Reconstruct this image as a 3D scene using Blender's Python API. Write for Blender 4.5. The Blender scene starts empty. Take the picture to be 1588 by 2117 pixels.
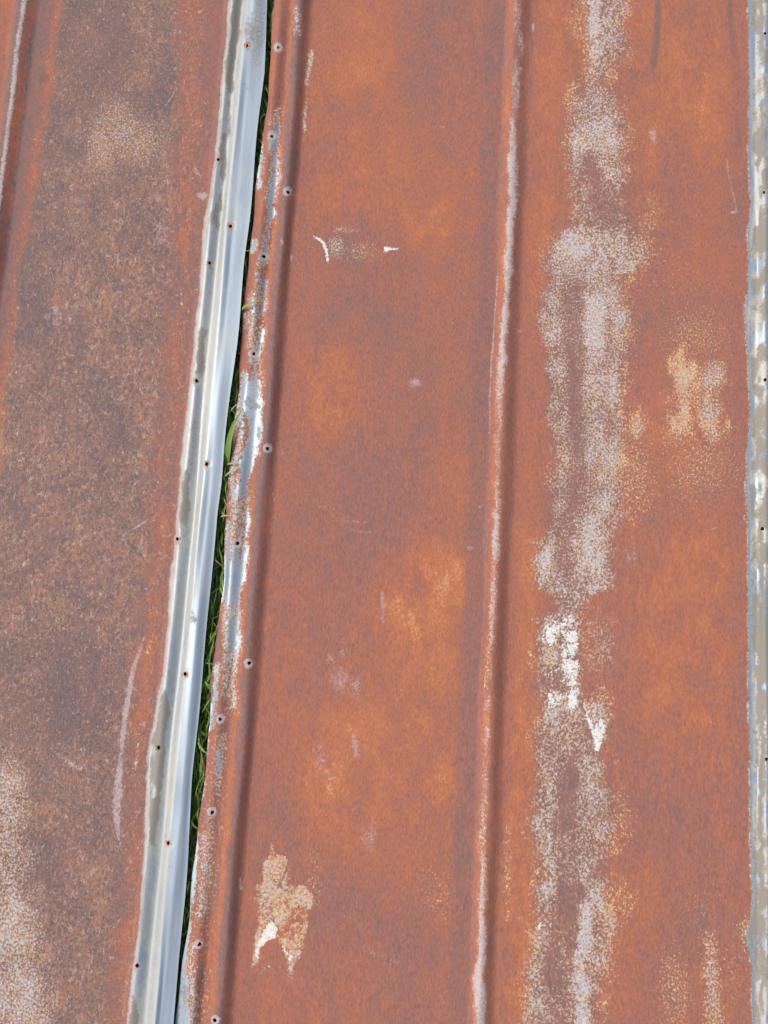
import bpy, math
import numpy as np
from mathutils import Matrix, Vector

rng = np.random.default_rng(11)
scene = bpy.context.scene
COL = scene.collection

# ------------------------------------------------------------------ camera
PW, PH = 1588.0, 2117.0                 # photograph size in pixels
FPX = PH * 26.0 / 36.0                  # phone main lens, 26 mm equivalent on the long side
DIST, TILT, YAW = 0.879, math.radians(7.4), math.radians(3.6)
Rm = Matrix.Rotation(YAW, 3, 'Z') @ Matrix.Rotation(TILT, 3, 'X')
cam_pos = Rm @ Vector((0, 0, DIST))
cd = bpy.data.cameras.new('camera')
cd.sensor_fit = 'VERTICAL'; cd.sensor_height = 36.0; cd.lens = 26.0
cd.clip_start = 0.01; cd.clip_end = 200
cam = bpy.data.objects.new('camera', cd); COL.objects.link(cam)
cam.matrix_world = Matrix.Translation(cam_pos) @ Rm.to_4x4()
scene.camera = cam
RN = np.array(Rm); CP = np.array(cam_pos)

def project(P):                          # world -> photograph pixel
    q = (P - CP) @ RN
    return PW/2 + FPX*q[..., 0]/-q[..., 2], PH/2 - FPX*q[..., 1]/-q[..., 2]

def unproject(px, py, z=0.0):            # photograph pixel -> point on the plane at height z
    d = RN @ np.array([(px-PW/2)/FPX, -(py-PH/2)/FPX, -1.0])
    return CP + d*((z-CP[2])/d[2])

# ------------------------------------------------------------------ light
SUN_EL, SUN_AZ = math.radians(55), math.radians(284)       # azimuth clockwise from +Y
world = bpy.data.worlds.new('World'); scene.world = world; world.use_nodes = True
wn = world.node_tree.nodes; wl = world.node_tree.links
sky = wn.new('ShaderNodeTexSky'); sky.sky_type = 'NISHITA'; sky.sun_disc = False
sky.sun_elevation = SUN_EL; sky.sun_rotation = SUN_AZ
sky.air_density = 1.0; sky.dust_density = 7.0; sky.ozone_density = 0.6
bg = wn['Background']; bg.inputs['Strength'].default_value = 0.15
wl.new(sky.outputs[0], bg.inputs[0])
sd = bpy.data.lights.new('sun', 'SUN'); sd.energy = 1.2; sd.angle = math.radians(24)
sd.color = (1.0, 0.93, 0.84)
sun = bpy.data.objects.new('sun', sd); COL.objects.link(sun)
sv = Vector((math.sin(SUN_AZ)*math.cos(SUN_EL), math.cos(SUN_AZ)*math.cos(SUN_EL), math.sin(SUN_EL)))
sun.rotation_euler = sv.to_track_quat('Z', 'Y').to_euler()
sun.location = sv*5
scene.view_settings.view_transform = 'Standard'; scene.view_settings.look = 'None'
scene.view_settings.exposure = 0.02; scene.view_settings.gamma = 1.0
scene.view_settings.use_curve_mapping = False

# ------------------------------------------------------------------ helpers
def tag(o, label=None, cat=None, group=None, kind=None):
    for k, v in (('label', label), ('category', cat), ('group', group), ('kind', kind)):
        if v: o[k] = v
    return o

def vnoise(w, h, cell, seed, octaves=4, rough=0.5, ay=1.0):
    """smooth value noise on a w x h raster, 0..1; ay stretches it vertically"""
    r = np.random.default_rng(seed); out = np.zeros((h, w)); amp = 1.0; tot = 0
    for o in range(octaves):
        cx, cy = cell/2**o, cell*ay/2**o
        gx, gy = int(w/cx)+4, int(h/cy)+4
        g = r.random((gy, gx))
        x = np.arange(w)/cx; y = np.arange(h)/cy
        xi = x.astype(int); yi = y.astype(int); fx = x-xi; fy = y-yi
        fx = fx*fx*(3-2*fx); fy = (fy*fy*(3-2*fy))[:, None]
        a = g[yi][:, xi]; b = g[yi][:, xi+1]; c = g[yi+1][:, xi]; d = g[yi+1][:, xi+1]
        out += amp*((a*(1-fx)+b*fx)*(1-fy)+(c*(1-fx)+d*fx)*fy); tot += amp; amp *= rough
    return np.clip(0.5+(out/tot-0.5)*1.6, 0, 1)

def sstep(a, b, x):
    t = np.clip((x-a)/(b-a), 0, 1); return t*t*(3-2*t)

# ------------------------------------------------------------------ wear maps
# How much rust, zinc bloom, paint, painted rib light and shade etc. each point of the sheets carries, laid out
# from the photograph and then stored on the sheets' own vertices.
X0, Y0, X1, Y1, ST = -760, -700, 2060, 2820, 2.0
CW, CH = int((X1-X0)/ST), int((Y1-Y0)/ST)
CX = (X0+np.arange(CW)*ST)[None, :]; CY = (Y0+np.arange(CH)*ST)[:, None]
def canvas(v=0.0): return np.full((CH, CW), float(v))
wobx = (vnoise(CW, CH, 40, 1, 4)-.5)*22; woby = (vnoise(CW, CH, 40, 2, 4)-.5)*22
fray = (vnoise(CW, CH, 9, 3, 3)-.5)*14

def xinterp(pts, y):                     # piecewise linear, extended straight beyond its ends
    ys = np.array([p[0] for p in pts], float); xs = np.array([p[1] for p in pts], float)
    v = np.interp(y, ys, xs)
    if len(pts) > 1:
        s0 = (xs[-1]-xs[0])/(ys[-1]-ys[0])
        v = np.where(y < ys[0], xs[0]+(y-ys[0])*s0, v)
        v = np.where(y > ys[-1], xs[-1]+(y-ys[-1])*s0, v)
    return v

def band(rows, soft=10, wob=0.0, ends=None, esoft=20):
    """rows: (y, x_left, x_right)"""
    yy = CY[:, 0]
    l = xinterp([(r[0], r[1]) for r in rows], yy)[:, None]
    r = xinterp([(r[0], r[2]) for r in rows], yy)[:, None]
    x = CX + wob*wobx + wob*fray
    m = sstep(-soft, soft, x-l)*sstep(-soft, soft, r-x)
    if ends:
        y = CY + wob*woby
        m = m*sstep(-esoft, esoft, y-ends[0])*sstep(-esoft, esoft, ends[1]-y)
    return m

def stroke(pts, w=6, soft=3, wob=0.0):
    """soft line through pts (x, y[, width])"""
    out = canvas(); x = CX+wob*wobx+wob*fray*.6+0*CY; y = CY+wob*woby+0*CX
    for a, b in zip(pts[:-1], pts[1:]):
        wa = a[2] if len(a) > 2 else w; wb = b[2] if len(b) > 2 else w
        pad = max(wa, wb)+soft+40
        i0 = max(0, int((min(a[0], b[0])-pad-X0)/ST)); i1 = min(CW, int((max(a[0], b[0])+pad-X0)/ST))
        j0 = max(0, int((min(a[1], b[1])-pad-Y0)/ST)); j1 = min(CH, int((max(a[1], b[1])+pad-Y0)/ST))
        if i1 <= i0 or j1 <= j0: continue
        X = x[j0:j1, i0:i1]; Y = y[j0:j1, i0:i1]
        dx, dy = b[0]-a[0], b[1]-a[1]; L = dx*dx+dy*dy+1e-9
        t = np.clip(((X-a[0])*dx+(Y-a[1])*dy)/L, 0, 1)
        d = np.hypot(X-a[0]-t*dx, Y-a[1]-t*dy); ww = (wa+(wb-wa)*t)/2
        out[j0:j1, i0:i1] = np.maximum(out[j0:j1, i0:i1], 1-sstep(ww-soft, ww+soft, d))
    return out

def window(xa, xb, ya, yb, pad):
    return (max(0, int((xa-pad-X0)/ST)), min(CW, int((xb+pad-X0)/ST)+1), max(0, int((ya-pad-Y0)/ST)), min(CH, int((yb+pad-Y0)/ST)+1))

def blob(x, y, rx, ry, soft=.5, wob=1.0):
    out = canvas(); i0, i1, j0, j1 = window(x-rx*(1+soft), x+rx*(1+soft), y-ry*(1+soft), y+ry*(1+soft), 34*wob+4)
    w = (slice(j0, j1), slice(i0, i1))
    X = CX[:, i0:i1]+wob*wobx[w]+wob*fray[w]; Y = CY[j0:j1]+wob*woby[w]
    d = np.hypot((X-x)/rx, (Y-y)/ry); out[w] = 1-sstep(1-soft, 1+soft, d); return out

def poly(pts, soft=4, wob=0.4):
    out = canvas(); xs = [p[0] for p in pts]; yq = [p[1] for p in pts]
    i0, i1, j0, j1 = window(min(xs), max(xs), min(yq), max(yq), 30*wob+soft+4); w = (slice(j0, j1), slice(i0, i1))
    X = CX[:, i0:i1]+wob*fray[w]; Y = CY[j0:j1]+wob*woby[w]*.5
    n = len(pts); inside = np.zeros(X.shape, bool); dist = np.full(X.shape, 1e9)
    for i in range(n):
        (xa, ya), (xb, yb) = pts[i], pts[(i+1) % n]
        c = ((ya > Y) != (yb > Y))
        with np.errstate(all='ignore'):
            inside ^= c & (X < (xb-xa)*(Y-ya)/(yb-ya+1e-12)+xa)
        dx, dy = xb-xa, yb-ya; t = np.clip(((X-xa)*dx+(Y-ya)*dy)/(dx*dx+dy*dy+1e-9), 0, 1)
        dist = np.minimum(dist, np.hypot(X-xa-t*dx, Y-ya-t*dy))
    out[w] = sstep(-soft, soft, np.where(inside, dist, -dist)); return out

def mx(a, b): return np.maximum(a, b)

N1 = vnoise(CW, CH, 60, 21, 5, .55, 1.6); N2 = vnoise(CW, CH, 22, 22, 4, .6, 1.5)
N3 = vnoise(CW, CH, 110, 23, 4, .55, 1.0); N4 = vnoise(CW, CH, 30, 24, 4, .6, 3.0)
N5 = vnoise(CW, CH, 12, 25, 3, .6, 1.3)

# nail holes (photograph pixels)
HOLES_L = [(511,93),(476,467),(427,959),(382,1394),(348,1743),(451,329),(433,543),(406,787),(366,1114),(327,1546),(283,1997)]
HOLES_M = [(575,97),(562,281),(595,397),(545,530),(525,731),(553,927),(491,1123),(515,1371),(455,1487),(439,1680),
           (412,1953),(444,2110),(1583,68),(1580,397),(1583,785),(1577,1093),(1586,1570)]

GALV_L = [(0,470),(100,464),(200,455),(300,445),(400,432),(470,418),(530,415),(600,412),(700,400),(800,391),(900,380),(1000,372),
          (1060,365),(1200,352),(1300,345),(1390,335),(1480,318),(1560,303),(1650,300),(1750,297),(1850,290),(1950,283),(2000,275),(2117,262)]
GALV_M = [(0,1545),(150,1545),(300,1545),(400,1549),(530,1545),(650,1540),(750,1545),(850,1549),(900,1542),(1000,1541),(1100,1546),
          (1200,1543),(1300,1545),(1500,1547),(1700,1550),(1870,1553),(1940,1541),(2000,1551),(2117,1554)]

def wear_left():
    zinc, yel, tone, white = canvas(), canvas(), canvas(), canvas()
    galv, dirt, tan, pale = canvas(), canvas(), canvas(), canvas()
    tone += 0.13 + .08*(N1-.5) + .04*(N3-.5) + .08*(N2-.5)
    # pan left of the rib is plain orange rust
    lp = band([(0,-2000,34),(400,-2050,-14)], 8)
    tone = tone*(1-lp) + lp*(.52+.2*(N1-.5))
    # orange margins along rib and side lap
    ob = band([(0,372,420),(400,362,412),(600,352,395),(1000,318,362),(1300,290,338),(1600,262,306),(2000,238,280),(2117,228,270)], 30, 1.0)
    tone = tone*(1-ob*.8)+ob*.8*(.58+.5*(N2-.5))
    mv = band([(0,424,472),(400,408,436),(600,392,414),(1000,356,374),(1300,326,346),(1600,296,304),(2117,262,266)], 8, .3)
    tone = tone*(1-mv)+mv*.36
    ol = band([(0,114,134),(200,82,104),(400,52,72),(550,22,44),(800,-4,18),(1100,-44,-18)], 9, .5)
    tone = tone*(1-ol*.8)+ol*.8*(.62+.4*(N2-.5))
    rs = band([(0,54,76),(400,6,28)], 5, .4); tone = mx(tone, rs*(.50+.5*(N2-.5)))
    dk = band([(0,76,98),(400,28,44)], 6); tone = tone*(1-dk)+dk*.25  # purple band with the rib's shade painted in
    mv2 = band([(0,96,114),(400,42,56)], 5); tone = tone*(1-mv2)+mv2*.32
    inner = band([(0,134,380),(200,104,372),(400,72,364),(600,36,352),(1000,-30,318),(1300,-75,290),(1600,-110,262),(2117,-170,228)], 14, .8)
    tan = inner*np.clip(.52 + .55*(N2-.5) + .25*(N1-.5) + .3*(N5-.5), 0.05, 1)
    tan = mx(tan, inner*blob(240,280,110,85,.9)*.62*(.4+1.1*N2)); tan = mx(tan, inner*blob(330,600,60,140,.9)*.5)
    tan = mx(tan, inner*blob(60,1500,70,200)*.5)
    tan = tan*(1-.4*blob(150,1420,90,110,.9))*(1-.4*blob(180,120,70,80,.9))*(1-.4*blob(60,640,60,90,.9))
    tan = mx(tan, ob*.45); tan = mx(tan, ol*.2)
    zinc = mx(zinc, inner*band([(1500,-400,20),(1700,-400,48),(1900,-400,75),(2117,-400,90)], 45, 1.5, (1560,2900), 60)*(.52+.5*(N2-.5)))
    zinc = mx(zinc, inner*blob(235,280,90,70,.9)*.26*(.3+1.2*N2))
    # worn crest of the rib, its highlight painted in
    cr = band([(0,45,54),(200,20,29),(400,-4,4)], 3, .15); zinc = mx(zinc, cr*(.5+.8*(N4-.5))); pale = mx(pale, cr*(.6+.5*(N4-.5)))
    # scrapes
    pale = mx(pale, stroke([(306,1073,3),(290,1086,4),(270,1096,4),(254,1108,4),(260,1122,3),(270,1142,2)], soft=2)*.55)
    pale = mx(pale, stroke([(300,1312,4),(275,1390,11),(258,1475,13),(250,1560,9),(243,1640,20),(240,1680,16),(248,1750,4),(255,1770,2)], soft=3, wob=.15)*.55)
    pale = mx(pale, stroke([(112,1552,4),(140,1575,7),(165,1590,8),(180,1570,3)], soft=3, wob=.3)*.5)
    pale = mx(pale, stroke([(340,220,2),(352,205,3),(366,182,2)], soft=2)*.7)
    pale = mx(pale, blob(110,650,22,22)*.3); pale = mx(pale, blob(325,480,22,40)*.25)
    pale = mx(pale, stroke([(404,352,8),(414,368,4)], soft=3, wob=.4)*.5); pale = mx(pale, blob(412,404,8,8)*.6)
    pale = mx(pale, blob(294,1495,8,8)*.4); pale = mx(pale, stroke([(338,1108,5),(358,1106,5)], soft=3)*.5)
    yel = mx(yel, stroke([(312,1318,5),(306,1350,8)], soft=4, wob=.3)*.7); yel = mx(yel, stroke([(283,1535,5),(278,1590,8)], soft=4, wob=.3)*.7)
    white = mx(white, blob(375,628,3,5,.4,.1)*.8)
    dirt = mx(dirt, blob(90,160,13,11,.6,.3)*.5)
    # bare galvanised side lap
    g = band([(y, x+4, 4000) for y, x in GALV_L], 3.5, .35); galv = g
    edge = band([(y, x, x+9) for y, x in GALV_L], 4, .2)
    hb = [(0,484),(2117,271)]
    fl = band([(y, x+7, xinterp(hb, np.array([y]))[0]+13) for y, x in GALV_L], 5, .5)
    topbot = np.clip((1-sstep(60, 620, CY))+sstep(1300, 1560, CY)+.3+.4*sstep(.4, .7, N1), 0, 1)
    dirt = mx(dirt, fl*topbot*sstep(.38, .58, N4)*.9*(.6+.8*N5))
    pale = mx(pale, galv*fl*(.55+.5*(N4-.5))); pale = mx(pale, edge*.8)
    pale = mx(pale, galv*band([(0,503,512),(2117,308,320)], 4, .2)*.6)  # light on the left-facing flank painted in as pale
    pale = mx(pale, galv*band([(0,484,506),(2117,272,312)], 5)*(.55+.4*(N4-.5)))
    fb = band([(0,508,552),(2117,314,362)], 4); pale = mx(pale, fb*sstep(.45,.8,N1)*.34)
    dirt = mx(dirt, fb*sstep(.60,.85,N3)*.30)
    for (x, y) in HOLES_L:
        ring = blob(x, y, 8, 8, .4, .15); galv = galv*(1-.75*ring); tone = tone*(1-ring)+ring*.8; yel = mx(yel, ring*.6)
        dirt = mx(dirt, blob(x, y+7, 4, 8, .6, .2)*.35)
    pale = mx(pale, scuffs(canvas(), (10, 390), 91, 16)*(1-galv))
    return zinc, yel, tone, white, galv, dirt, tan, pale

def wear_middle():
    zinc, yel, tone, white = canvas(), canvas(), canvas(), canvas()
    galv, dirt, tan, pale = canvas(), canvas(), canvas(), canvas()
    tone += .525 + .10*(N3-.5) + .18*(N1-.5) + .12*(N4-.5) + .10*(N2-.5)
    def warm(b, v):
        nonlocal tone; tone = tone + b*v*(.25+1.1*N2+.6*N5)*(1.0 if v > 0 else .6)
    warm(blob(890,1270,95,150,.5), .26); warm(blob(670,800,60,90,.7), .18); warm(blob(820,1600,160,140,.7), .16)
    warm(blob(800,300,200,120,.9), .08); warm(blob(1420,250,120,220,.9), .12); warm(blob(1420,1300,120,250,.9), .12)
    warm(blob(720,110,90,90,.8), .10); warm(blob(890,470,50,50,.8), .14); warm(blob(1400,560,120,80,.8), -.08)
    warm(blob(740,990,140,150,.95), -.12); warm(blob(860,700,120,110,.95), -.10); warm(blob(900,140,60,170,.9), -.12)
    warm(blob(1440,1840,90,130,.8), -.12); warm(blob(640,1950,150,140,.9), -.08); warm(blob(1420,700,120,60,.8), -.06)
    warm(blob(720,480,110,60,.9), -.10); warm(blob(1310,720,25,120,.8), -.16); warm(blob(870,1900,110,120,.9), -.06)
    # smoother, greyer strips beside the ribs
    lb = band([(0,1006,1048),(2117,925,972)], 14, .3); tone = tone*(1-lb*.75)+lb*.75*.30  # sky reflection in the valley painted as grey tone
    rb = band([(0,1096,1116),(2117,1018,1038)], 6, .3); tone = tone*(1-rb*.5)+rb*.5*.52
    ro = band([(0,1112,1160),(2117,1040,1090)], 14, .6); tone = tone+ro*.12*(.4+N1)
    eb = band([(0,642,662),(2117,478,510)], 9, .3); tone = tone*(1-eb*.6)+eb*.6*.50
    gb = band([(y, x-34, x) for y, x in GALV_M], 14, .3); tone = tone*(1-gb*.45)+gb*.45*.38
    # overlapping double rib on the left edge
    er = band([(0,540,640),(2117,350,474)], 4); tone = tone*(1-er)+er*(.46+.30*(N2-.5)+.2*(N4-.5))
    vr = band([(0,612,630),(2117,442,460)], 5, .2); tone = tone*(1-vr)+vr*.27  # purple crest: sky reflection painted into the tone
    vo = band([(0,600,612),(2117,428,444)], 5, .4); tone = mx(tone, vo*.66)
    ve = band([(0,540,570),(1060,440,474),(2117,340,372)], 5, .3); tone = tone*(1-ve*.6)+ve*.6*.22  # outer flank darkened, shade of the neighbouring sheet painted in
    # centre rib
    cr = band([(0,1050,1066),(2117,970,986)], 4, .3); tone = mx(tone, cr*(.58+.3*(N2-.5)))
    cd_ = band([(0,1084,1098),(2117,1000,1014)], 4, .2); tone = tone*(1-cd_*.4)+cd_*.4*.5
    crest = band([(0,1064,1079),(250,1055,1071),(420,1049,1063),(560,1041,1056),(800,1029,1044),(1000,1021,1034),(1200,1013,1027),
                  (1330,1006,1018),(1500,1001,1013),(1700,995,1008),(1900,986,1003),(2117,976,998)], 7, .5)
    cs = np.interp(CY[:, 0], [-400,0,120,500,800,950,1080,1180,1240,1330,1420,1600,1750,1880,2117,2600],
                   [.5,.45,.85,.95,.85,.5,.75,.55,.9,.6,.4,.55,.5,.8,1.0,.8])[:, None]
    zinc = mx(zinc, crest*cs*(.5+.8*(N4-.5)+.5*(N5-.5))); pale = mx(pale, crest*cs*(.62+.5*(N4-.5)))  # worn zinc with the crest highlight painted over it
    yel = mx(yel, stroke([(1018,1180,6),(1008,1330,10),(1003,1420,6)], soft=5, wob=.3)*.6)
    yel = mx(yel, stroke([(1058,1690,10),(1052,1780,26),(1046,1900,12)], soft=9, wob=.6)*.42)
    pale = mx(pale, stroke([(1028,560,3),(1016,760,4),(1012,900,3)], soft=2, wob=.2)*.55)
    # pale bloom running down the right-hand pan
    S = [(-60,1215,1290),(0,1215,1295),(60,1210,1300),(110,1215,1295),(140,1215,1255),(175,1208,1242),(200,1195,1270),(240,1178,1290),(300,1172,1285),
         (350,1178,1285),(420,1190,1290),(460,1195,1300),(490,1152,1330),(540,1130,1350),(570,1135,1300),(620,1128,1290),(700,1125,1290),
         (780,1128,1285),(850,1132,1285),(900,1150,1280),(960,1150,1280),(1000,1132,1280),(1060,1145,1275),(1130,1115,1268),(1180,1110,1262),
         (1215,1120,1255),(1235,1160,1215),(1262,1165,1200),(1280,1130,1202),(1340,1128,1196),(1400,1122,1196),(1460,1128,1196),(1490,1125,1250),
         (1560,1120,1250),(1650,1115,1255),(1750,1120,1255),(1850,1115,1250),(1900,1110,1240),(2000,1100,1240),(2117,1085,1220)]
    z = band(S, 19, 1.2)
    dens = np.interp(CY[:, 0], [-700,0,100,150,200,300,420,520,640,760,900,1000,1150,1220,1260,1400,1470,1500,1600,1750,1900,2117],
                     [.5,.62,.55,.52,.62,.66,.56,.66,.76,.68,.60,.66,.74,.70,.70,.85,.8,.52,.52,.62,.62,.66])[:, None]
    core = mx(band([(320,1198,1240),(460,1205,1290)], 16, .9, (315,480), 20), band([(580,1160,1212),(900,1172,1208),(1060,1162,1202)], 14, .8, (575,1080), 30))
    core = mx(core, band([(1060,1150,1205),(1190,1145,1190)], 14, .8, (1050,1205), 20))
    core = mx(core, band([(1560,1165,1200),(1750,1145,1200),(1900,1135,1190),(2117,1120,1182)], 16, .9, (1560,2900), 40))
    zz = z*dens*(.88+1.1*(N2-.5)+.5*(N5-.5)) ; zz = zz*(1-core*.75)
    zinc = mx(zinc, zz)
    tone = tone*(1-z*.7)+z*.7*.22
    zinc = mx(zinc, band([(1850,1195,1222),(2117,1185,1220)], 9, .7, (1860,2900), 30)*.95)
    zinc = mx(zinc, band([(610,1215,1262),(720,1205,1255)], 14, .9, (605,735), 20)*.95)
    zinc = mx(zinc, blob(1190,520,38,34)*.92); zinc = mx(zinc, blob(1128,1170,16,40)*.85); zinc = mx(zinc, blob(1225,1130,34,80)*.85)
    zinc = mx(zinc, band([(0,1213,1238),(120,1216,1236)], 7, .6, (-60,140), 20)*.9)
    # yellow fringe
    fr = np.clip(band([(y, a-16, b+22) for y, a, b in S], 30, 1.3)-.55*z, 0, 1); yel = mx(yel, fr*(.66+.9*(N2-.5)+.4*(N5-.5))*(.35+.75*sstep(.3,.65,N1)))
    # white paint left in it
    white = mx(white, poly([(1165,1268),(1195,1275),(1196,1340),(1190,1400),(1194,1455),(1178,1480),(1165,1450),(1140,1470),(1124,1440),(1124,1400),(1150,1370),
                            (1160,1340),(1132,1330),(1128,1300),(1145,1295)], 14, 1.0)*(.86+1.0*(N5-.5)+.5*(N2-.5)))
    yel = mx(yel, blob(1140,1350,14,25)*.8)
    white = mx(white, poly([(1203,1450),(1210,1452),(1228,1500),(1240,1478),(1252,1500),(1242,1552),(1232,1556),(1222,1520)], 3, .3)*(.9+.4*(N5-.5)))
    zinc = mx(zinc, poly([(1205,1445),(1252,1450),(1256,1500),(1242,1555),(1228,1545)], 8, .6)*.62); yel = mx(yel, blob(1245,1460,25,50)*.55)
    white = mx(white, stroke([(1118,1908,5),(1116,1918,10)], soft=3)*.95)
    # tan and yellow bloom elsewhere on the right pan
    def Y(b, v): 
        nonlocal yel; yel = mx(yel, b*v)
    def Z(b, v):
        nonlocal zinc; zinc = mx(zinc, b*v)
    Y(blob(1195,60,28,40,.8), .5); Y(blob(1330,520,40,50,.8), .55); Y(blob(1345,455,25,45,.8), .4); Y(blob(1300,110,30,40,.9), .35)
    Y(blob(1322,872,20,30,.7), .75); Z(blob(1325,880,12,22,.6), .5)
    Y(band([(690,1394,1424),(760,1384,1436),(900,1380,1436)], 22, 1.6, (690,910), 45), .78*(.5+N2)); Z(band([(760,1395,1425),(900,1395,1420)], 10, .9, (755,905), 20), .42)
    Y(band([(730,1456,1500),(910,1446,1506)], 20, 1.6, (745,915), 45), .68*(.5+N2)); Z(blob(1475,775,20,28,.6), .62); Z(blob(1472,840,22,40,.6), .55); Z(blob(1475,900,18,18,.6), .5)
    Y(band([(760,1420,1470),(860,1415,1465)], 24, 1.6, (760,850), 45), .60*(.5+N2)); Y(blob(1440,690,80,60,.9), .44); Y(blob(1450,970,80,80,.9), .46); Y(blob(1400,600,120,80,1.), .22); Y(blob(1360,930,60,90,1.), .25)
    Y(blob(1300,980,60,110,.9), .52); Y(blob(1140,990,16,40,.8), .5); Y(blob(1300,520,50,70,.9), .42); Y(blob(1330,300,60,60,1.), .22)
    Y(blob(1275,1690,34,60,.8), .45); Y(blob(1280,1860,32,60,.8), .45); Y(blob(1240,1500,34,90,.8), .32); Y(blob(1240,1330,35,60,.9), .25); Z(blob(1235,1330,38,60,.9), .22)
    Y(band([(1940,1450,1490),(2117,1450,1500)], 16, 1.0, (1930,2900), 30), .60); Z(band([(1960,1460,1482),(2117,1462,1488)], 10, 1.0, (1960,2900), 30), .42)
    Y(blob(1390,2050,38,90,.8), .48); Y(blob(1545,1930,16,40,.7), .6); Y(blob(1520,2000,25,90,.9), .3); Y(blob(1440,1880,60,60,.9), .2)
    Z(blob(1250,1950,16,70,.7), .55); Y(blob(1260,1950,26,110,.8), .45)
    pale = mx(pale, blob(1352,282,9,14,.6,.4)*.45)
    pale = mx(pale, stroke([(1503,325,3),(1508,370,2),(1517,405,3),(1524,440,4)], soft=2, wob=.1)*.55); pale = mx(pale, blob(1520,440,9,4,.5,.3)*.5)
    pale = mx(pale, stroke([(1028,57,2),(1050,59,2)], soft=2)*.5); pale = mx(pale, stroke([(1112,57,3),(1180,62,2)], soft=2, wob=.15)*.4); pale = mx(pale, blob(1102,58,3,9,.5,.1)*.6)
    yel = mx(yel, stroke([(1180,62,4),(1340,50,3)], soft=4, wob=.3)*.3)
    dirt = mx(dirt, stroke([(1362,-30,12),(1360,60,15),(1352,138,14)], soft=6, wob=.15)*.60)
    dirt = mx(dirt, stroke([(1508,-30,16),(1516,110,14)], soft=8, wob=.2)*.42); dirt = mx(dirt, stroke([(1522,240,10),(1528,300,14)], soft=8, wob=.2)*.36)
    dirt = mx(dirt, stroke([(1098,70,4),(1095,230,5)], soft=3, wob=.2)*.45); pale = mx(pale, stroke([(1540,1062,3),(1538,1072,4),(1543,1078,3)], soft=2)*.7)
    # middle pan
    Z(stroke([(641,108,11),(638,140,10),(636,176,6)], soft=3, wob=.3), .75); Z(stroke([(632,222,6),(629,272,5)], soft=3, wob=.3), .7)
    yel = mx(yel, stroke([(637,176,6),(632,222,8)], soft=4, wob=.3)*.35)
    white = mx(white, stroke([(648,490,4),(660,494,7),(670,505,7),(676,522,7),(678,539,6)], soft=1.8)*1.0)
    Z(blob(697,512,16,20,.7,.5), .45); tone = tone*(1-.6*blob(700,512,22,24,.7,.5))+.6*.1*blob(700,512,22,24,.7,.5)
    Y(blob(745,522,38,18,.8,.7), .45); white = mx(white, poly([(793,508),(806,504),(812,509),(823,510),(821,516),(806,516),(797,522)], 2.5, .6)*.9)
    Z(blob(712,478,22,6,.7,.5), .4)
    pale = mx(pale, blob(606,534,4,12,.5,.3)*.55); pale = mx(pale, blob(585,500,4,8,.5,.3)*.5)
    pale = mx(pale, blob(856,797,14,11,.8,.8)*.55); pale = mx(pale, stroke([(894,261,3),(918,263,3)], soft=2)*.45)
    pale = mx(pale, stroke([(866,402,2),(865,428,2)], soft=2)*.35)
    dirt = mx(dirt, stroke([(656,662,8),(654,750,10)], soft=6, wob=.2)*.40)
    for p in ([(658,1047,2),(692,1052,2)], [(724,1096,2),(766,1101,2)], [(680,1075,1),(760,1080,2)], [(648,1440,2),(655,1465,1)], [(650,1540,2),(646,1572,2),(660,1600,1)],
              [(680,1609,3),(700,1606,3)], [(735,1440,2),(750,1462,1)], [(790,1460,1),(850,1505,1)], [(650,1370,1),(655,1440,1)], [(740,1668,4),(728,1674,3)], [(998,1135,1.5),(1004,1070,1)]):
        pale = mx(pale, stroke(p, soft=2.4, wob=.1)*.62)
    pale = mx(pale, stroke([(792,1222,5),(792,1250,12),(790,1286,5)], soft=4, wob=.2)*.45); pale = mx(pale, stroke([(733,1525,14),(742,1562,18)], soft=7, wob=.4)*.42)
    for (x, y, a, b) in ((686,1368,14,13),(712,1350,8,12),(735,1418,10,20),(668,1565,12,26),(770,1725,16,30),(705,1408,20,30),(1308,1160,12,20)):
        pale = mx(pale, blob(x, y, a, b, .8, .8)*.36)
    pale = mx(pale, stroke([(730,1945,14),(790,1985,22),(845,2005,10)], soft=12, wob=.5)*.22)
    pale = mx(pale, stroke([(497,1815,6),(499,1840,8)], soft=3, wob=.3)*.5); pale = mx(pale, stroke([(505,1826,2),(540,1829,2)], soft=1.5)*.5)
    pale = mx(pale, stroke([(566,1020,5),(570,1035,5)], soft=3, wob=.3)*.45); pale = mx(pale, blob(583,935,5,5,.5,.2)*.45)
    # peeled paint patch
    T = poly([(563,1742),(548,1780),(545,1815),(537,1850),(535,1890),(530,1930),(522,1970),(519,2012),(530,1992),(545,1957),(560,1946),(572,1941),(583,1958),(592,1985),
              (597,2036),(606,2005),(617,1985),(625,1960),(634,1915),(647,1868),(640,1838),(620,1828),(592,1828),(602,1768),(590,1758),(575,1764)], 4, .7)
    Y(T, np.clip(.78*(.35+1.2*N5), 0, 1)); Z(T*sstep(.38,.6,N5), .50); Z(band([(1840,538,566),(1920,536,570)], 6, .7, (1830,1915), 10), .58)
    tone = tone+T*.15
    white = mx(white, poly([(561,1903),(573,1922),(572,1938),(556,1947),(541,1960),(532,1984),(525,1972),(534,1948),(545,1925)], 3, .5)*1.0)
    white = mx(white, poly([(580,1953),(592,1962),(604,1975),(606,1984),(598,1990),(589,1972)], 3, .5)*.85)
    Z(poly([(578,1945),(600,1960),(624,1960),(617,1985),(606,2000),(598,2020),(590,1975)], 4, .6), .62)
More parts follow.
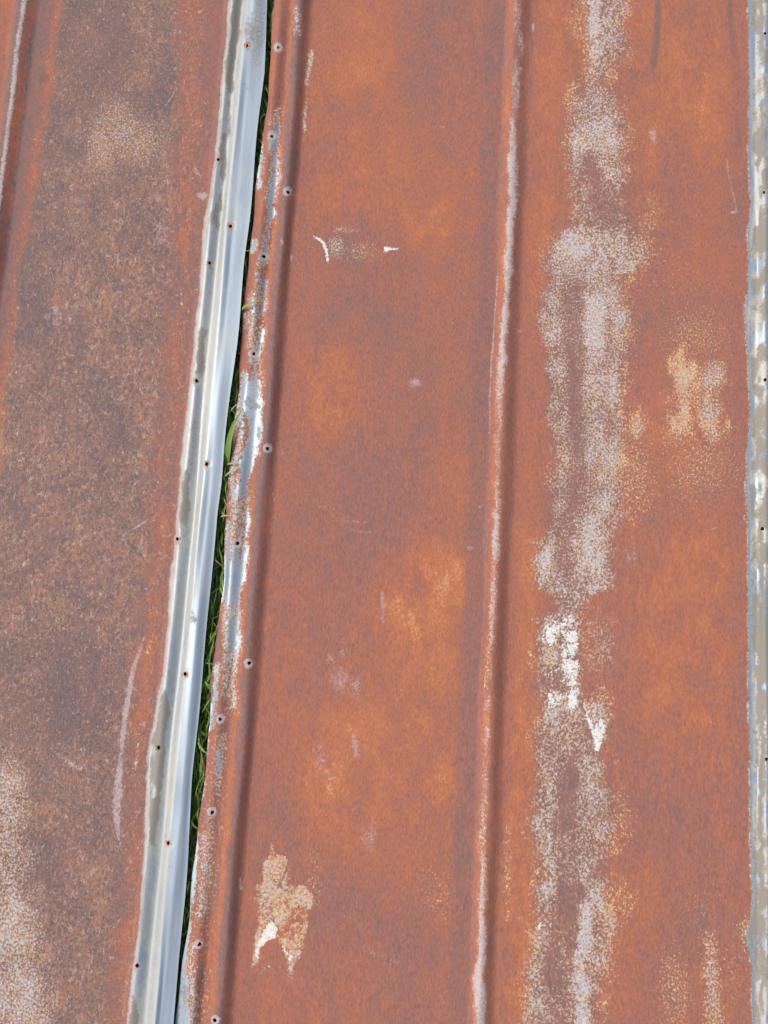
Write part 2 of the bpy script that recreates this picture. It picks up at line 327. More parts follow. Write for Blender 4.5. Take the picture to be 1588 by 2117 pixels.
    for p in ([(572,1828,3),(585,1836,3),(600,1845,2)], [(577,1931,3),(597,1924,3),(604,1905,3),(622,1902,3),(640,1904,2)], [(583,1762,3),(598,1770,3)], [(560,1815,3),(580,1826,3)], [(600,1770,2),(588,1812,3),(575,1835,3)]):
        dirt = mx(dirt, stroke(p, soft=2, wob=.2)*.55); k = 1-.8*stroke(p, soft=2, wob=.2); yel = yel*k; zinc = zinc*k
    Y(blob(655,1815,22,60,.9), .35); Y(blob(900,1850,30,60,.9), .32); Y(blob(560,2010,40,20,.8), .30); Y(blob(720,1870,50,60,1.), .16)
    # old paint on the overlapping rib
    paint = canvas()
    def P(pts, v, soft=6, wob=.7):
        nonlocal paint
        k = stroke(pts, soft=soft, wob=wob); Z(k, v); paint = mx(paint, k*np.clip(v*1.25-.34+.5*(N5-.5)+.5*(N2-.5), 0, 1))
    P([(574,228,10),(570,300,20),(574,340,14),(568,380,24),(564,410,18)], .74); P([(563,437,20),(563,441,24)], .95, 4, .4)
    P([(540,300,8),(535,350,12),(531,380,10)], .8); P([(521,500,16),(520,516,14)], .85, 4); P([(548,512,22),(546,540,24)], .66)
    P([(552,580,12),(550,625,16),(545,650,12)], .72); P([(508,650,12),(504,680,12)], .8, 4); P([(545,682,14),(542,720,14),(537,745,10)], .85)
    P([(535,600,26),(528,680,28)], .46); P([(540,745,8),(534,790,10)], .72); P([(505,770,14),(498,820,14),(488,960,14),(478,1040,10)], .72)
    P([(520,800,36),(520,840,40),(524,880,30),(518,940,34),(512,985,26)], .86); P([(505,1000,34),(498,1060,36),(495,1100,40)], .55)
    P([(514,1040,8),(512,1140,12),(508,1200,12)], .9); P([(474,1080,14),(470,1180,16),(462,1240,12)], .9); P([(490,1170,38),(485,1230,36),(478,1290,40),(474,1330,34)], .82)
    P([(494,1240,14),(490,1320,16),(482,1400,16),(478,1460,12)], .86); P([(470,1360,26),(466,1440,22)], .55)
    P([(446,1380,10),(434,1470,12),(424,1600,10),(412,1680,8),(402,1800,10),(392,1900,16),(382,2000,22),(374,2117,30),(350,2330,40)], .88, 5)
    P([(464,1520,12),(456,1590,16),(452,1640,8)], .66); P([(428,1740,22),(424,1830,24),(418,1890,18)], .50); P([(405,1960,14),(398,2060,16),(395,2117,18)], .55)
    P([(440,1700,16),(436,1770,14)], .35)
    P([(566,250,10),(556,400,10),(541,560,14),(526,760,18),(508,950,22),(490,1150,24),(474,1340,20),(460,1470,10)], .68, 8, 1.0)
    Y(band([(1500,440,480),(2117,380,430)], 12, .9, (1480,2900), 30), .34); Y(band([(220,560,592),(1000,495,530),(1480,448,488)], 8, .9, (215,1490), 20), .34)
    edge_y = np.clip(zinc*er*1.0, 0, 1); yel = mx(yel, edge_y*.45)
    P([(612,20,8),(616,66,10)], .5); 
    for (x, y) in HOLES_M:
        if x < 1000: pale = mx(pale, blob(x, y, 10, 10, .35, .2)*.85)
    # bare galvanised side lap
    g = band([(y, x+3, 4000) for y, x in GALV_M], 2.5, .15); galv = mx(g, np.clip(paint, 0, .66)); pale = mx(pale, paint*np.clip(.12+.9*(N5-.5)+.6*(N4-.5), 0, .6)); dirt = mx(dirt, paint*sstep(.55, .75, N5)*.35)
    edge = band([(y, x+1, x+15) for y, x in GALV_M], 4, .3); zinc = mx(zinc, edge*.8)
    fl = band([(y, x+8, 1592) for y, x in GALV_M], 4, .3)
    dirt = mx(dirt, fl*(.25+.75*sstep(.35, .65, N4))*.9*(.1+1.4*(N5))); dirt = mx(dirt, band([(0,1569,1577),(2117,1572,1580)], 3, .6)*.9*sstep(.3,.5,N1)); dirt = mx(dirt, fl*sstep(.50,.70,N2)*.6)
    pale = mx(pale, fl*np.clip(.66+1.2*(N5-.5)+.4*(N2-.5), 0, .85))
    pale = mx(pale, scuffs(canvas(), (640, 1530), 92, 40)*(1-galv))
    return zinc, yel, tone, white, galv, dirt, tan, pale

def scuffs(pale, xr, seed, n):
    r = np.random.default_rng(seed)
    for _ in range(n):
        x, y = r.uniform(*xr), r.uniform(-80, 2200); a = r.choice([r.normal(0, .25), r.normal(1.5, .3)]); L = r.uniform(8, 46); k = r.normal(0, .25)
        p = [(x, y, 1.2), (x+L*.5*math.cos(a), y+L*.5*math.sin(a), r.uniform(1.2, 2.6)), (x+L*.5*(math.cos(a)+math.cos(a+k)), y+L*.5*(math.sin(a)+math.sin(a+k)), 1)]
        pale = mx(pale, stroke(p, soft=2, wob=.15)*r.uniform(.3, .6))
    for _ in range(n//2):
        pale = mx(pale, blob(r.uniform(*xr), r.uniform(-80, 2200), r.uniform(2, 7), r.uniform(2, 8), .8, .6)*r.uniform(.25, .5))
    return pale

def sample(maps, px, py):
    fx = np.clip((px-X0)/ST, 0, CW-1.01); fy = np.clip((py-Y0)/ST, 0, CH-1.01)
    i = fx.astype(int); j = fy.astype(int); a = fx-i; b = fy-j
    out = []
    for m in maps:
        out.append(m[j, i]*(1-a)*(1-b)+m[j, i+1]*a*(1-b)+m[j+1, i]*(1-a)*b+m[j+1, i+1]*a*b)
    return np.stack(out, -1)

# ------------------------------------------------------------------ materials
class NT:
    def __init__(self, name):
        self.m = bpy.data.materials.new(name); self.m.use_nodes = True
        self.t = self.m.node_tree; self.b = self.t.nodes['Principled BSDF']
    def n(self, kind, **kw):
        o = self.t.nodes.new(kind)
        for k, v in kw.items(): setattr(o, k, v)
        return o
    def set(self, sock, v):
        if isinstance(v, bpy.types.NodeSocket): self.t.links.new(v, sock)
        else: sock.default_value = v
    def math(self, op, a, b=0.0, c=0.0, clamp=False):
        o = self.n('ShaderNodeMath', operation=op, use_clamp=clamp)
        self.set(o.inputs[0], a); self.set(o.inputs[1], b); self.set(o.inputs[2], c); return o.outputs[0]
    def add(self, a, b): return self.math('ADD', a, b)
    def mul(self, a, b, clamp=False): return self.math('MULTIPLY', a, b, clamp=clamp)
    def mad(self, a, b, c): return self.math('MULTIPLY_ADD', a, b, c)
    def smooth(self, x, lo, hi, to=1.0):
        o = self.n('ShaderNodeMapRange', interpolation_type='SMOOTHSTEP')
        self.set(o.inputs['Value'], x); self.set(o.inputs['From Min'], lo); self.set(o.inputs['From Max'], hi); o.inputs['To Max'].default_value = to
        return o.outputs[0]
    def mix(self, f, a, b):
        o = self.n('ShaderNodeMix', data_type='RGBA')
        self.set(o.inputs[0], f)
        self.set(o.inputs[6], (*a, 1) if isinstance(a, tuple) else a); self.set(o.inputs[7], (*b, 1) if isinstance(b, tuple) else b)
        return o.outputs[2]
    def mixf(self, f, a, b):
        o = self.n('ShaderNodeMix', data_type='FLOAT'); self.set(o.inputs[0], f); self.set(o.inputs[2], a); self.set(o.inputs[3], b); return o.outputs[0]
    def ramp(self, f, stops):
        o = self.n('ShaderNodeValToRGB'); e = o.color_ramp.elements
        while len(e) < len(stops): e.new(0.5)
        for k, (p, c) in enumerate(stops): e[k].position = p; e[k].color = (*c, 1)
        self.set(o.inputs[0], f); return o.outputs[0]
    def noise(self, vec, scale, detail=3, rough=.55, dist=0.0):
        o = self.n('ShaderNodeTexNoise'); self.set(o.inputs['Vector'], vec)
        o.inputs['Scale'].default_value = scale; o.inputs['Detail'].default_value = detail; o.inputs['Roughness'].default_value = rough; o.inputs['Distortion'].default_value = dist
        return o.outputs[0]
    def scaled(self, vec, s, off=(0,0,0)):
        o = self.n('ShaderNodeMapping'); self.set(o.inputs[0], vec); o.inputs['Scale'].default_value = s; o.inputs['Location'].default_value = off; return o.outputs[0]

def sheet_material():
    t = NT('weathered_galvanised_steel')
    P = t.n('ShaderNodeTexCoord').outputs['Object']
    a1 = t.n('ShaderNodeAttribute', attribute_name='wear_a'); a2 = t.n('ShaderNodeAttribute', attribute_name='wear_b')
    s1 = t.n('ShaderNodeSeparateColor'); t.set(s1.inputs[0], a1.outputs['Color'])
    s2 = t.n('ShaderNodeSeparateColor'); t.set(s2.inputs[0], a2.outputs['Color'])
    zinc, yel, tone, white = s1.outputs[0], s1.outputs[1], s1.outputs[2], a1.outputs['Alpha']
    galv, dirt, tan, pale = s2.outputs[0], s2.outputs[1], s2.outputs[2], a2.outputs['Alpha']
    Pl = t.scaled(P, (1, .42, 1)); Ps = t.scaled(P, (1, .8, 1), (3.1, 1.7, 0)); Pg = t.scaled(P, (1, .06, 1))
    nf = t.noise(Ps, 430, 3, .75); nf2 = t.noise(t.scaled(P, (1,.8,1), (7,2,0)), 430, 3, .65); nm = t.noise(Pl, 95, 4, .6); nl = t.noise(P, 13, 5, .55)
    nz = t.noise(t.scaled(P, (1,.85,1), (1.3,9.2,0)), 440, 3, .68); nt = t.noise(t.scaled(P, (1,.5,1), (5.3,4.2,0)), 310, 2, .6, .6); ng = t.noise(Pg, 150, 4, .6)
    # rust body
    v = t.mad(t.add(nl, -.5), .22, tone); v = t.mad(t.add(nm, -.5), .50, v); v = t.mad(t.add(nf, -.5), .85, v); v = t.mad(t.add(nf2, -.5), .40, v)
    rust = t.ramp(v, [(0.0, (.135,.106,.112)), (.20, (.192,.126,.122)), (.42, (.272,.128,.106)), (.62, (.340,.138,.092)), (.85, (.425,.165,.080)), (1.0, (.50,.265,.155))])
    ngr = t.noise(t.scaled(P, (1,.35,1), (2.2,6.1,0)), 520, 2, .6)
    gr = t.n('ShaderNodeHueSaturation'); t.set(gr.inputs['Color'], rust); t.set(gr.inputs['Value'], t.mad(ngr, .8, .60)); rust = gr.outputs[0]
    # tan flecks of the left sheet
    rid = t.math('ABSOLUTE', t.add(nt, -.5))
    cl = t.mul(t.smooth(rid, .055, .015), t.smooth(t.mad(tan, .30, nf2), .60, .70))
    tv = t.mad(tan, .12, nt)
    tm = t.mul(t.math('MAXIMUM', cl, t.smooth(tv, .64, .71)), t.smooth(tan, .02, .15, .85))
    npk = t.noise(t.scaled(P, (1,.8,1), (8.8,3.3,0)), 120, 3, .7)
    c = t.mix(tm, rust, t.mix(t.smooth(npk, .46, .72), (.37,.195,.115), (.49,.39,.33)))
    # yellow rust bloom
    yv = t.add(t.mul(yel, .74), t.mul(t.add(t.mad(nf2, .35, t.mul(nz, .65)), -.5), 2.9))
    ym = t.mul(t.smooth(yv, .30, .70), t.smooth(yel, .0, .2))
    c = t.mix(t.mul(ym, .9), c, t.mix(t.smooth(nf, .35, .65), (.45,.25,.11), (.72,.59,.38)))
    # zinc bloom: tan fringe, then pale grey
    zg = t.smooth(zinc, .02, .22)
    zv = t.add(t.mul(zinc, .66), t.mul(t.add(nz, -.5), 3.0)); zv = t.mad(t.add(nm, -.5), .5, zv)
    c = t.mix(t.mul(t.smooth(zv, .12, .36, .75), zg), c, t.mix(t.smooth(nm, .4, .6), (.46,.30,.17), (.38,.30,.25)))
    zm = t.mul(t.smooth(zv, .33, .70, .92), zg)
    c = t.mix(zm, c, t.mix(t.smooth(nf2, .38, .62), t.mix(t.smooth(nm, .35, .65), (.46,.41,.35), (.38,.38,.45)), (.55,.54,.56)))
    # galvanised metal
    gcol = t.ramp(ng, [(.25, (.27,.345,.42)), (.5, (.34,.42,.50)), (.75, (.41,.49,.56))])
    galv = t.mul(t.smooth(t.mad(t.add(nm, -.5), .7, t.mad(t.add(nz, -.5), 1.1, galv)), .40, .60), t.smooth(galv, .05, .3))
    c = t.mix(galv, c, gcol)
    # pale scrapes / chalky bloom / painted rib highlights
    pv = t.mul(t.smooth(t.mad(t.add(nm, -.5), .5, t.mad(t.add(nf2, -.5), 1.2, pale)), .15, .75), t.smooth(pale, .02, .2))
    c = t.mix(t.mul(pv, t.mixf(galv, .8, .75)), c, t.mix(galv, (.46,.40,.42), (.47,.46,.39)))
    # dirt
    dv = t.mul(t.smooth(t.mad(t.add(nm, -.5), .9, t.mad(t.add(nf, -.5), 1.2, dirt)), .10, .60), t.smooth(dirt, .02, .2))
    c = t.mix(t.mul(dv, .75), c, t.mix(galv, (.15,.115,.115), (.19,.17,.145)))
    # white paint
    wv = t.mul(t.smooth(t.mad(t.add(nm, -.5), .5, t.mad(t.add(nz, -.5), 1.7, t.mul(white, .76))), .36, .62), t.smooth(white, .05, .3))
    c = t.mix(t.mul(wv, .94), c, t.mix(t.smooth(nf2, .35, .6), (.52,.56,.58), (.74,.76,.74)))
    t.set(t.b.inputs['Base Color'], c)
    bare = t.mul(galv, t.math('SUBTRACT', 1.0, t.math('MAXIMUM', dv, t.mul(pv, .8))), clamp=True)
    t.set(t.b.inputs['Metallic'], t.mul(bare, .6))
    r = t.mixf(zm, t.mixf(t.smooth(v, .1, .6), .60, .85), .75); r = t.mixf(galv, r, t.mad(ng, .22, .40)); r = t.mixf(dv, r, .8)
    t.set(t.b.inputs['Roughness'], r); t.set(t.b.inputs['Specular IOR Level'], t.mixf(bare, .12, .5))
    h = t.mad(nf, .5, t.mul(nm, .5)); h = t.mad(zm, .35, h); h = t.mad(wv, .5, h); h = t.mul(h, t.mixf(galv, 1.0, .3))
    bp = t.n('ShaderNodeBump'); bp.inputs['Strength'].default_value = .35; bp.inputs['Distance'].default_value = .0008
    t.set(bp.inputs['Height'], h); t.set(t.b.inputs['Normal'], bp.outputs[0])
    return t.m

def grass_material(name, c0, c1, dry=(.36,.30,.14)):
    t = NT(name)
    a = t.n('ShaderNodeAttribute', attribute_name='tint')
    s = t.n('ShaderNodeSeparateColor'); t.set(s.inputs[0], a.outputs['Color'])
    P = t.n('ShaderNodeTexCoord').outputs['Object']; n = t.noise(P, 300, 2)
    c = t.mix(s.outputs[0], c0, c1); c = t.mix(s.outputs[1], c, dry); c = t.mix(t.mul(n, .3), c, t.mix(.5, c, (.02,.05,.01)))
    t.set(t.b.inputs['Base Color'], c); t.b.inputs['Roughness'].default_value = .5
    tr = t.n('ShaderNodeBsdfTranslucent'); t.set(tr.inputs[0], c)
    ms = t.n('ShaderNodeMixShader'); ms.inputs[0].default_value = .35
    t.t.links.new(t.b.outputs[0], ms.inputs[1]); t.t.links.new(tr.outputs[0], ms.inputs[2])
    t.t.links.new(ms.outputs[0], t.t.nodes['Material Output'].inputs[0])
    return t.m

def ground_material():
    t = NT('grassy_soil')
    P = t.n('ShaderNodeTexCoord').outputs['Object']
    n = t.noise(P, 9, 6, .6); n2 = t.noise(P, 160, 5, .65)
    c = t.mix(t.smooth(n2, .35, .65), (.045,.035,.022), t.mix(n, (.035,.075,.018), (.075,.12,.03)))
    t.set(t.b.inputs['Base Color'], c); t.b.inputs['Roughness'].default_value = .95
    bp = t.n('ShaderNodeBump'); bp.inputs['Distance'].default_value = .008; t.set(bp.inputs['Height'], n2); t.set(t.b.inputs['Normal'], bp.outputs[0])
    return t.m

STEEL = sheet_material()

# ------------------------------------------------------------------ ground
def line_x(pts, z, Y):                   # x of a line through photograph pixels (y, x), at world y
    w = np.array([unproject(x, y, z)[:2] for y, x in pts]); w = w[np.argsort(w[:, 1])]
    return xinterp([(b, a) for a, b in w], np.asarray(Y, float))
EDGE_L = [(0,552),(150,546),(300,531),(450,515),(530,505),(700,489),(800,478),(900,467),(1000,458),(1060,449),(1200,436),(1378,419),(1590,400),(1700,392),(1850,380),(2000,368),(2117,358)]
EDGE_M = [(0,565),(150,557),(300,544),(450,524),(530,514),(700,499),(800,494),(900,483),(1000,472),(1060,466),(1200,458),(1378,441),(1590,425),(1700,416),(1800,400),(1900,390),(2000,377),(2117,364)]
_yy = np.linspace(-1.6, 1.8, 700); _gl = line_x(EDGE_L, .006, _yy); _gr = line_x(EDGE_M, .0015, _yy)
def gap_left(Y): return np.interp(Y, _yy, _gl)
def gap_right(Y): return np.interp(Y, _yy, _gr)
YB0, YB1 = -1.12, 1.32                   # the sheets are 2.44 m (8 ft) long

def ground_z(X, Y):
    g = np.abs(X-(gap_left(Y)+.006))
    dip = -.004-.022*(1-sstep(.03, .10, g))
    inside = (X > gap_left(Y)-.72)*(X < gap_left(Y)+.66)*(Y > YB0-.03)*(Y < YB1+.03)
    return np.where(inside, dip, -.012)

def build_ground():
    xs = np.concatenate([[-30,-10,-4,-2], np.arange(-1.2, 1.2, .02), [1.5,2,4,10,30]]); ys = np.concatenate([[-30,-10,-4,-2], np.arange(-1.4,1.7,.04), [2,4,10,30]])
    X, Y = np.meshgrid(xs, ys); r = np.random.default_rng(5)
    Z = ground_z(X, Y)-r.random(X.shape)*.004
    nx, ny = len(xs), len(ys); idx = np.arange(nx*ny).reshape(ny, nx)
    f = np.stack([idx[:-1,:-1], idx[:-1,1:], idx[1:,1:], idx[1:,:-1]], -1).reshape(-1, 4)
    me = bpy.data.meshes.new('ground'); me.from_pydata(np.stack([X,Y,Z],-1).reshape(-1,3).tolist(), [], f.tolist()); me.shade_smooth()
    me.materials.append(ground_material())
    o = bpy.data.objects.new('ground', me); COL.objects.link(o); tag(o, kind='structure')
build_ground()

# ------------------------------------------------------------------ roofing sheets
def build_sheet(keys, cols, parts, holes, maps, label, seed, fine_x=None):
    """keys: (pixel x at photo y=0, at y=2117, height z); cols: divisions between keys; parts: (name, first key, last key, label)"""
    r = np.random.default_rng(seed)
    yf0, yf1 = -.70, .74
    ys = np.concatenate([np.arange(YB0, yf0-.01, .03), np.arange(yf0, yf1, .0017), np.arange(yf1+.005, YB1, .03), [YB1]])
    lines = np.stack([line_x(a if isinstance(a, list) else [(0, a), (PH, b)], z, ys) for a, b, z in keys])           # key x rows
    zk = [k[2] for k in keys]
    wv = np.random.default_rng(seed+1)
    def wobble(amp, freqs):
        o = np.zeros_like(ys)
        for f in freqs: o += amp*np.sin(ys*f+wv.random()*6.28)*(.5+wv.random())
        return o
    Xc, Zc, colkey = [], [], []
    wob = [wobble(.0006, (9, 17, 31)) for _ in keys]
    wob[0] = wob[0]+wobble(.0005, (40, 83)); wob[-1] = wob[-1]+wobble(.0003, (40,))
    zw = [wobble(.0005, (6, 14, 23)) if z > .001 else np.zeros_like(ys) for z in zk]
    for k in range(len(keys)-1):
        n = cols[k]
        for i in range(n + (k == len(keys)-2)):
            s = i/n; c = (1-math.cos(math.pi*s))/2
            c = .9*c+.1*s if abs(zk[k]-zk[k+1]) > 1e-4 else s
            Xc.append((lines[k]+wob[k])*(1-s)+(lines[k+1]+wob[k+1])*s)
            Zc.append((zk[k]+zw[k])*(1-c)+(zk[k+1]+zw[k+1])*c); colkey.append(k+s)
    X = np.stack(Xc, 1); Z = np.stack(Zc, 1); ny, nx = X.shape; Y = np.repeat(ys[:, None], nx, 1)
    # oil-canning of the thin sheet and small dents
    for _ in range(10):
        fx, fy, ph = r.normal(0, 9), r.normal(0, 5), r.random()*6.28
        Z = Z+.00035*np.sin(fx*X+fy*Y+ph)
    for _ in range(26):
        x, y = r.uniform(X.min(), X.max()), r.uniform(-.65, .65); s = r.uniform(.008, .03)
        Z = Z+r.normal(0, .0010)*np.exp(-((X-x)**2+(Y-y)**2)/(2*s*s))
    V = np.stack([X, Y, Z], -1)
    px, py = project(V)
    # nail holes: dish the metal, open the four faces round the nearest vertex, round off the rim
    idx = np.arange(nx*ny).reshape(ny, nx); keep = np.ones((ny-1, nx-1), bool)
    for hx, hy in holes:
        d = np.hypot(px-hx, py-hy); j, i = np.unravel_index(np.argmin(d), d.shape)
        if i < 2 or i > nx-3 or j < 2 or j > ny-3: continue
        c = unproject(hx, hy, V[j, i, 2])
        rr = np.hypot(V[..., 0]-c[0], V[..., 1]-c[1]); V[..., 2] -= .0009*np.exp(-(rr/.004)**2)
        keep[j-1:j+1, i-1:i+1] = False
        for dj in (-1, 0, 1):
            for di in (-1, 0, 1):
                if di or dj:
                    e = V[j+dj, i+di]; w = e[:2]-c[:2]; L = np.hypot(*w)+1e-9
                    e[:2] = c[:2]+w/L*.0022*(1+.12*r.normal())
    du = np.gradient(V, axis=1); dv = np.gradient(V, axis=0); Nn = np.cross(du, dv); Nn /= np.linalg.norm(Nn, axis=-1, keepdims=True)+1e-12
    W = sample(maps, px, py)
    F = np.stack([idx[:-1,:-1], idx[:-1,1:], idx[1:,1:], idx[1:,:-1]], -1)
    root = bpy.data.objects.new('roofing_sheet', None); COL.objects.link(root); root.empty_display_size = .1
    root.location = (float(X.mean()), 0, 0); bpy.context.view_layer.update()
    tag(root, label, 'roofing sheet', 'rusted roofing sheets lying side by side on the grass')
    # boundary edges of the whole sheet (rims of the edges and of the nail holes)
    FK = F.reshape(-1, 4)[keep.ravel()]; fcol = np.repeat(np.arange(nx-1)[None], ny-1, 0).ravel()[keep.ravel()]
    E = np.concatenate([FK[:, [k, (k+1) % 4]] for k in range(4)]); ecol = np.tile(fcol, 4)
    key = np.sort(E, 1); key = key[:, 0].astype(np.int64)*nx*ny+key[:, 1]
    u, inv, cnt = np.unique(key, return_inverse=True, return_counts=True)
    b = cnt[inv] == 1; BE, BC = E[b], ecol[b]
    Vf, Nf, Wf = V.reshape(-1, 3), Nn.reshape(-1, 3), W.reshape(-1, 8)
    starts = np.cumsum([0]+list(cols))
    for name, k0, k1, plabel in parts:
        c0, c1 = starts[k0], starts[k1]
        f = FK[(fcol >= c0) & (fcol < c1)]; be = BE[(BC >= c0) & (BC < c1)]
        used, fi = np.unique(f, return_inverse=True); fi = fi.reshape(-1, 4)
        v = Vf[used]; n = Nf[used]; w = Wf[used]
        nb = len(be); base = len(used)
        top = Vf[be.ravel()]; bot = top-np.array([0, 0, .0009])
        rimv = np.concatenate([top, bot]); q = np.arange(2*nb).reshape(-1, 2)+base
        rf = np.stack([q[:, 1], q[:, 0], q[:, 0]+2*nb, q[:, 1]+2*nb], -1)
        v = np.concatenate([v, rimv]) - np.array(root.location); w = np.concatenate([w, Wf[be.ravel()], Wf[be.ravel()]]); fa = np.concatenate([fi, rf])
        n = np.concatenate([n, np.zeros((len(rimv), 3))])
        me = bpy.data.meshes.new(name)
        me.vertices.add(len(v)); me.vertices.foreach_set('co', v.astype(np.float32).ravel())
        me.loops.add(fa.size); me.loops.foreach_set('vertex_index', fa.astype(np.int32).ravel())
        me.polygons.add(len(fa)); me.polygons.foreach_set('loop_start', (np.arange(len(fa))*4).astype(np.int32))
        me.update(calc_edges=True); me.validate()
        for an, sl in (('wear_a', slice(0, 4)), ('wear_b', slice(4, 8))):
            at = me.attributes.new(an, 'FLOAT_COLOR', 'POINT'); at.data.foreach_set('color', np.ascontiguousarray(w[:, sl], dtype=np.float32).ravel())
        me.shade_smooth(); me.normals_split_custom_set_from_vertices(n.tolist())
        me.materials.append(STEEL)
        o = bpy.data.objects.new(name, me); COL.objects.link(o); o.parent = root
        if plabel: o['label'] = plabel
    return root

# maps come as zinc, yellow, tone, white | galvanised, dirt, tan, pale
ML = [(-510,-905,.001), (-486,-880,.008), (-468,-860,.004), (-448,-838,.009), (-428,-815,0),
      (24,-257,0), (50,-228,.0085), (86,-190,0), (462,254,0), (481,271,.007), (498,300,.002), (513,317,.009), (526,330,.0085), (EDGE_L,0,.0065)]
CL = [4, 3, 3, 4, 40, 10, 12, 150, 10, 10, 8, 8, 11]
build_sheet(ML, CL, [('edge_rib', 0, 4, None), ('pan', 4, 5, None), ('centre_rib', 5, 7, None), ('pan', 7, 8, None),
                     ('side_lap', 8, 13, 'bare grey galvanized side lap with two rows of nail holes')],
            HOLES_L, wear_left(), 'mauve-brown rusted roofing sheet flecked with tan, its bare galvanized edge beside the grassy gap', 31)
MM = [(EDGE_M,0,.0015), (581,396,.008), (603,419,.004), (622,453,.009), (648,484,0), (1044,963,0), (1070,990,.0085), (1104,1024,0),
      (1560,1563,0), (1582,1585,.007), (1601,1604,.002), (1617,1621,.009), (1632,1636,.0085), (1662,1667,.0065)]
CM = [12, 10, 9, 11, 158, 13, 16, 187, 10, 9, 6, 6, 8]
build_sheet(MM, CM, [('edge_rib', 0, 4, 'rusted double rib with flaking pale blue paint and nail holes'), ('pan', 4, 5, None), ('centre_rib', 5, 7, None), ('pan', 7, 8, None),
                     ('side_lap', 8, 13, 'bare galvanized side lap blotched with grey dirt')],
            HOLES_M, wear_middle(), 'orange-brown rusted roofing sheet with a pale blotchy streak running down its length', 47)

# ------------------------------------------------------------------ grass
GRASS = grass_material('green_grass', (.08,.20,.035), (.34,.54,.11))
def blade_mesh(name, blades, mat, seg=4):
    """blades: (list of centre points, width, side vector, tint, dry)"""
    vs, fs, tint = [], [], []
    for pts, w, side, ti, dr in blades:
        b = len(vs); n = len(pts)
        for k, p in enumerate(pts):
            s = k/(n-1); ww = w*.5*(1-s**2.2)*(.75+.5*min(s*3, .5)) + w*.04
            sd_ = np.array(side)
            keel = np.array([0, 0, -.25*ww])
            vs += [tuple(p-sd_*ww), tuple(np.array(p)+keel), tuple(p+sd_*ww)]; tint += [(ti, dr, 0, 1)]*3
        for k in range(n-1):
            q = b+k*3
            fs += [(q, q+1, q+4, q+3), (q+1, q+2, q+5, q+4)]
    me = bpy.data.meshes.new(name); me.from_pydata([tuple(map(float, v)) for v in vs], [], fs); me.shade_smooth()
    at = me.attributes.new('tint', 'FLOAT_COLOR', 'POINT'); at.data.foreach_set('color', np.array(tint, np.float32).ravel())
    me.materials.append(mat)
    o = bpy.data.objects.new(name, me); COL.objects.link(o); return o

def arc(p0, az, length, rise, bend, n=5):
    pts = []; p = np.array(p0, float); el = rise
    for k in range(n):
        pts.append(p.copy()); d = np.array([math.cos(az)*math.cos(el), math.sin(az)*math.cos(el), math.sin(el)])
        p = p+d*length/(n-1); el -= bend/(n-1)
    return pts

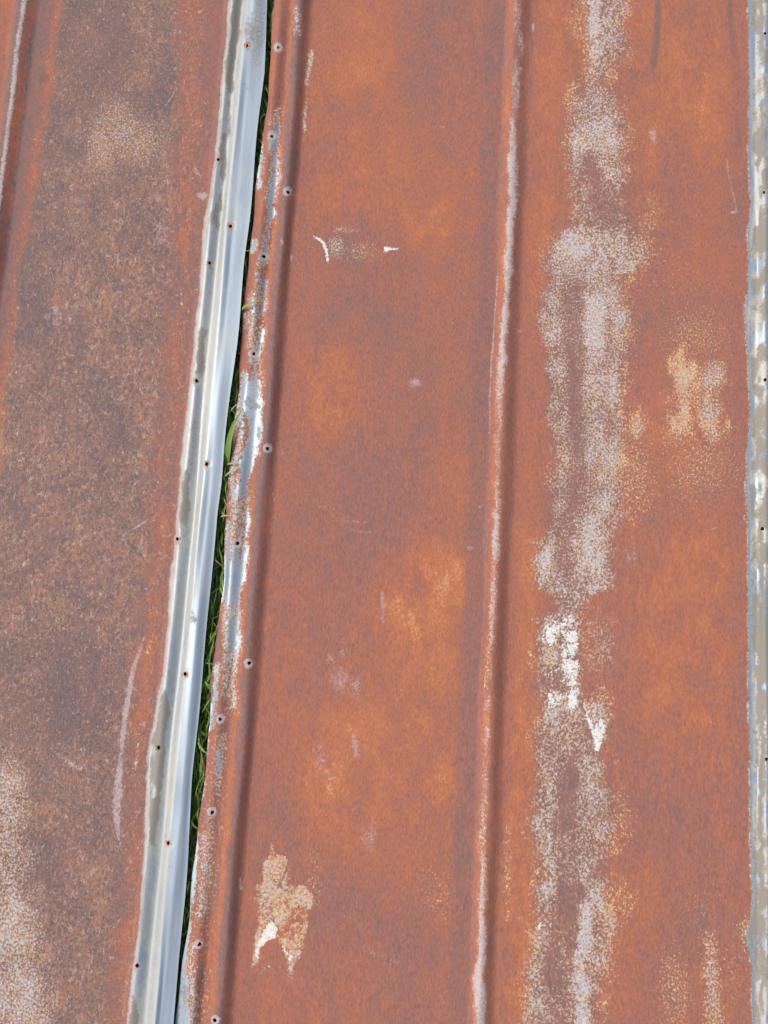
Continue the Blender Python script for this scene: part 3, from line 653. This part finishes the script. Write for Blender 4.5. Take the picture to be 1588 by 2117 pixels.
def grass_field():
    r = np.random.default_rng(77); bl = []
    for _ in range(6500):                                   # in and beside the gap
        y = r.uniform(-.75, .78); x = r.normal((gap_left(y)+gap_right(y))/2, .013)
        az = r.choice([math.pi/2, -math.pi/2])+r.normal(.05, .4) if r.random() < .8 else r.uniform(0, 6.28)
        L = r.uniform(.02, .06); pts = arc((x, y, ground_z(np.array(x), np.array(y))-.002), az, L, r.uniform(.4, 1.3), r.uniform(.4, 1.6))
        top = r.uniform(-.008, .006)
        for q in pts: q[2] = min(q[2], top if gap_left(q[1])+.0005 < q[0] < gap_right(q[1])-.0005 else -.0035)
        bl.append((pts, r.uniform(.0014, .0034), (-math.sin(az), math.cos(az), 0), r.random()**1.2, 1.0*(r.random() < .10)))
    for _ in range(15000):                                  # round the outside of the sheets
        while True:
            x, y = r.uniform(-1.15, 1.05), r.uniform(-1.5, 1.7); g = gap_left(y)
            if not (g-.70 < x < g+.68 and YB0-.05 < y < YB1+.05): break
        az = r.uniform(0, 6.28); pts = arc((x, y, -.016), az, r.uniform(.025, .055), r.uniform(.6, 1.4), r.uniform(.3, 1.4), 4)
        bl.append((pts, r.uniform(.002, .004), (-math.sin(az), math.cos(az), 0), r.random(), 1.0*(r.random() < .06)))
    o = blade_mesh('grass', bl, GRASS); tag(o, 'green grass growing in the dark gap and around the sheets', 'grass', kind='stuff')
grass_field()

BRIGHT = grass_material('bright_grass', (.16,.34,.05), (.34,.46,.10), (.62,.56,.34))
def lone_blade(pix, w, tint, dry, label, name='grass_strand', cat='grass'):
    """pix: (photo x, y, height)"""
    P = [unproject(x, y, z) for x, y, z in pix]
    # resample smoothly
    t = np.linspace(0, len(P)-1, 14); P = np.array(P)
    Q = np.stack([np.interp(t, range(len(P)), P[:, k]) for k in range(3)], 1)
    for _ in range(3): Q[1:-1] = (Q[:-2]+2*Q[1:-1]+Q[2:])/4
    d = Q[-1]-Q[0]; side = np.array([-d[1], d[0], 0]); side /= np.linalg.norm(side)
    base = Q[0].copy()
    o = blade_mesh(name, [(list(Q-base), w, side, tint, dry)], BRIGHT); o.location = base
    tag(o, label, cat)
lone_blade([(488,668,-.028),(498,642,.000),(506,632,.012),(524,624,.014),(548,621,.0105)], .0034, .8, .0, 'slim bright green grass blade arching out of the gap onto the rusty rib')
lone_blade([(462,1010,-.028),(468,950,.004),(474,905,.009),(483,873,.011),(503,845,.0105)], .0075, .25, .0, 'broad green grass blade standing along the galvanized edge')
lone_blade([(464,968,-.028),(470,959,.006),(484,957,.0105),(503,956,.0098)], .0022, .9, .15, 'short straight yellow-green grass blade lying level across the gap')
lone_blade([(458,1002,-.028),(464,984,.004),(480,972,.010),(501,958,.0105)], .0022, .8, .45, 'thin yellowish grass blade slanting up across the gap to the rusty rib')
lone_blade([(470,880,-.028),(476,850,.002),(486,838,.010),(503,828,.0112)], .0014, .3, .7, 'hair-thin dry grass stem curling out of the gap above the broad blade', 'grass_strand', 'grass')
lone_blade([(452,1075,-.028),(456,1068,.002),(464,1066,.006),(481,1065,.0095)], .0018, .9, 1.0, 'short pale straw stalk lying across the gap below the yellow blades', 'straw', 'straw')
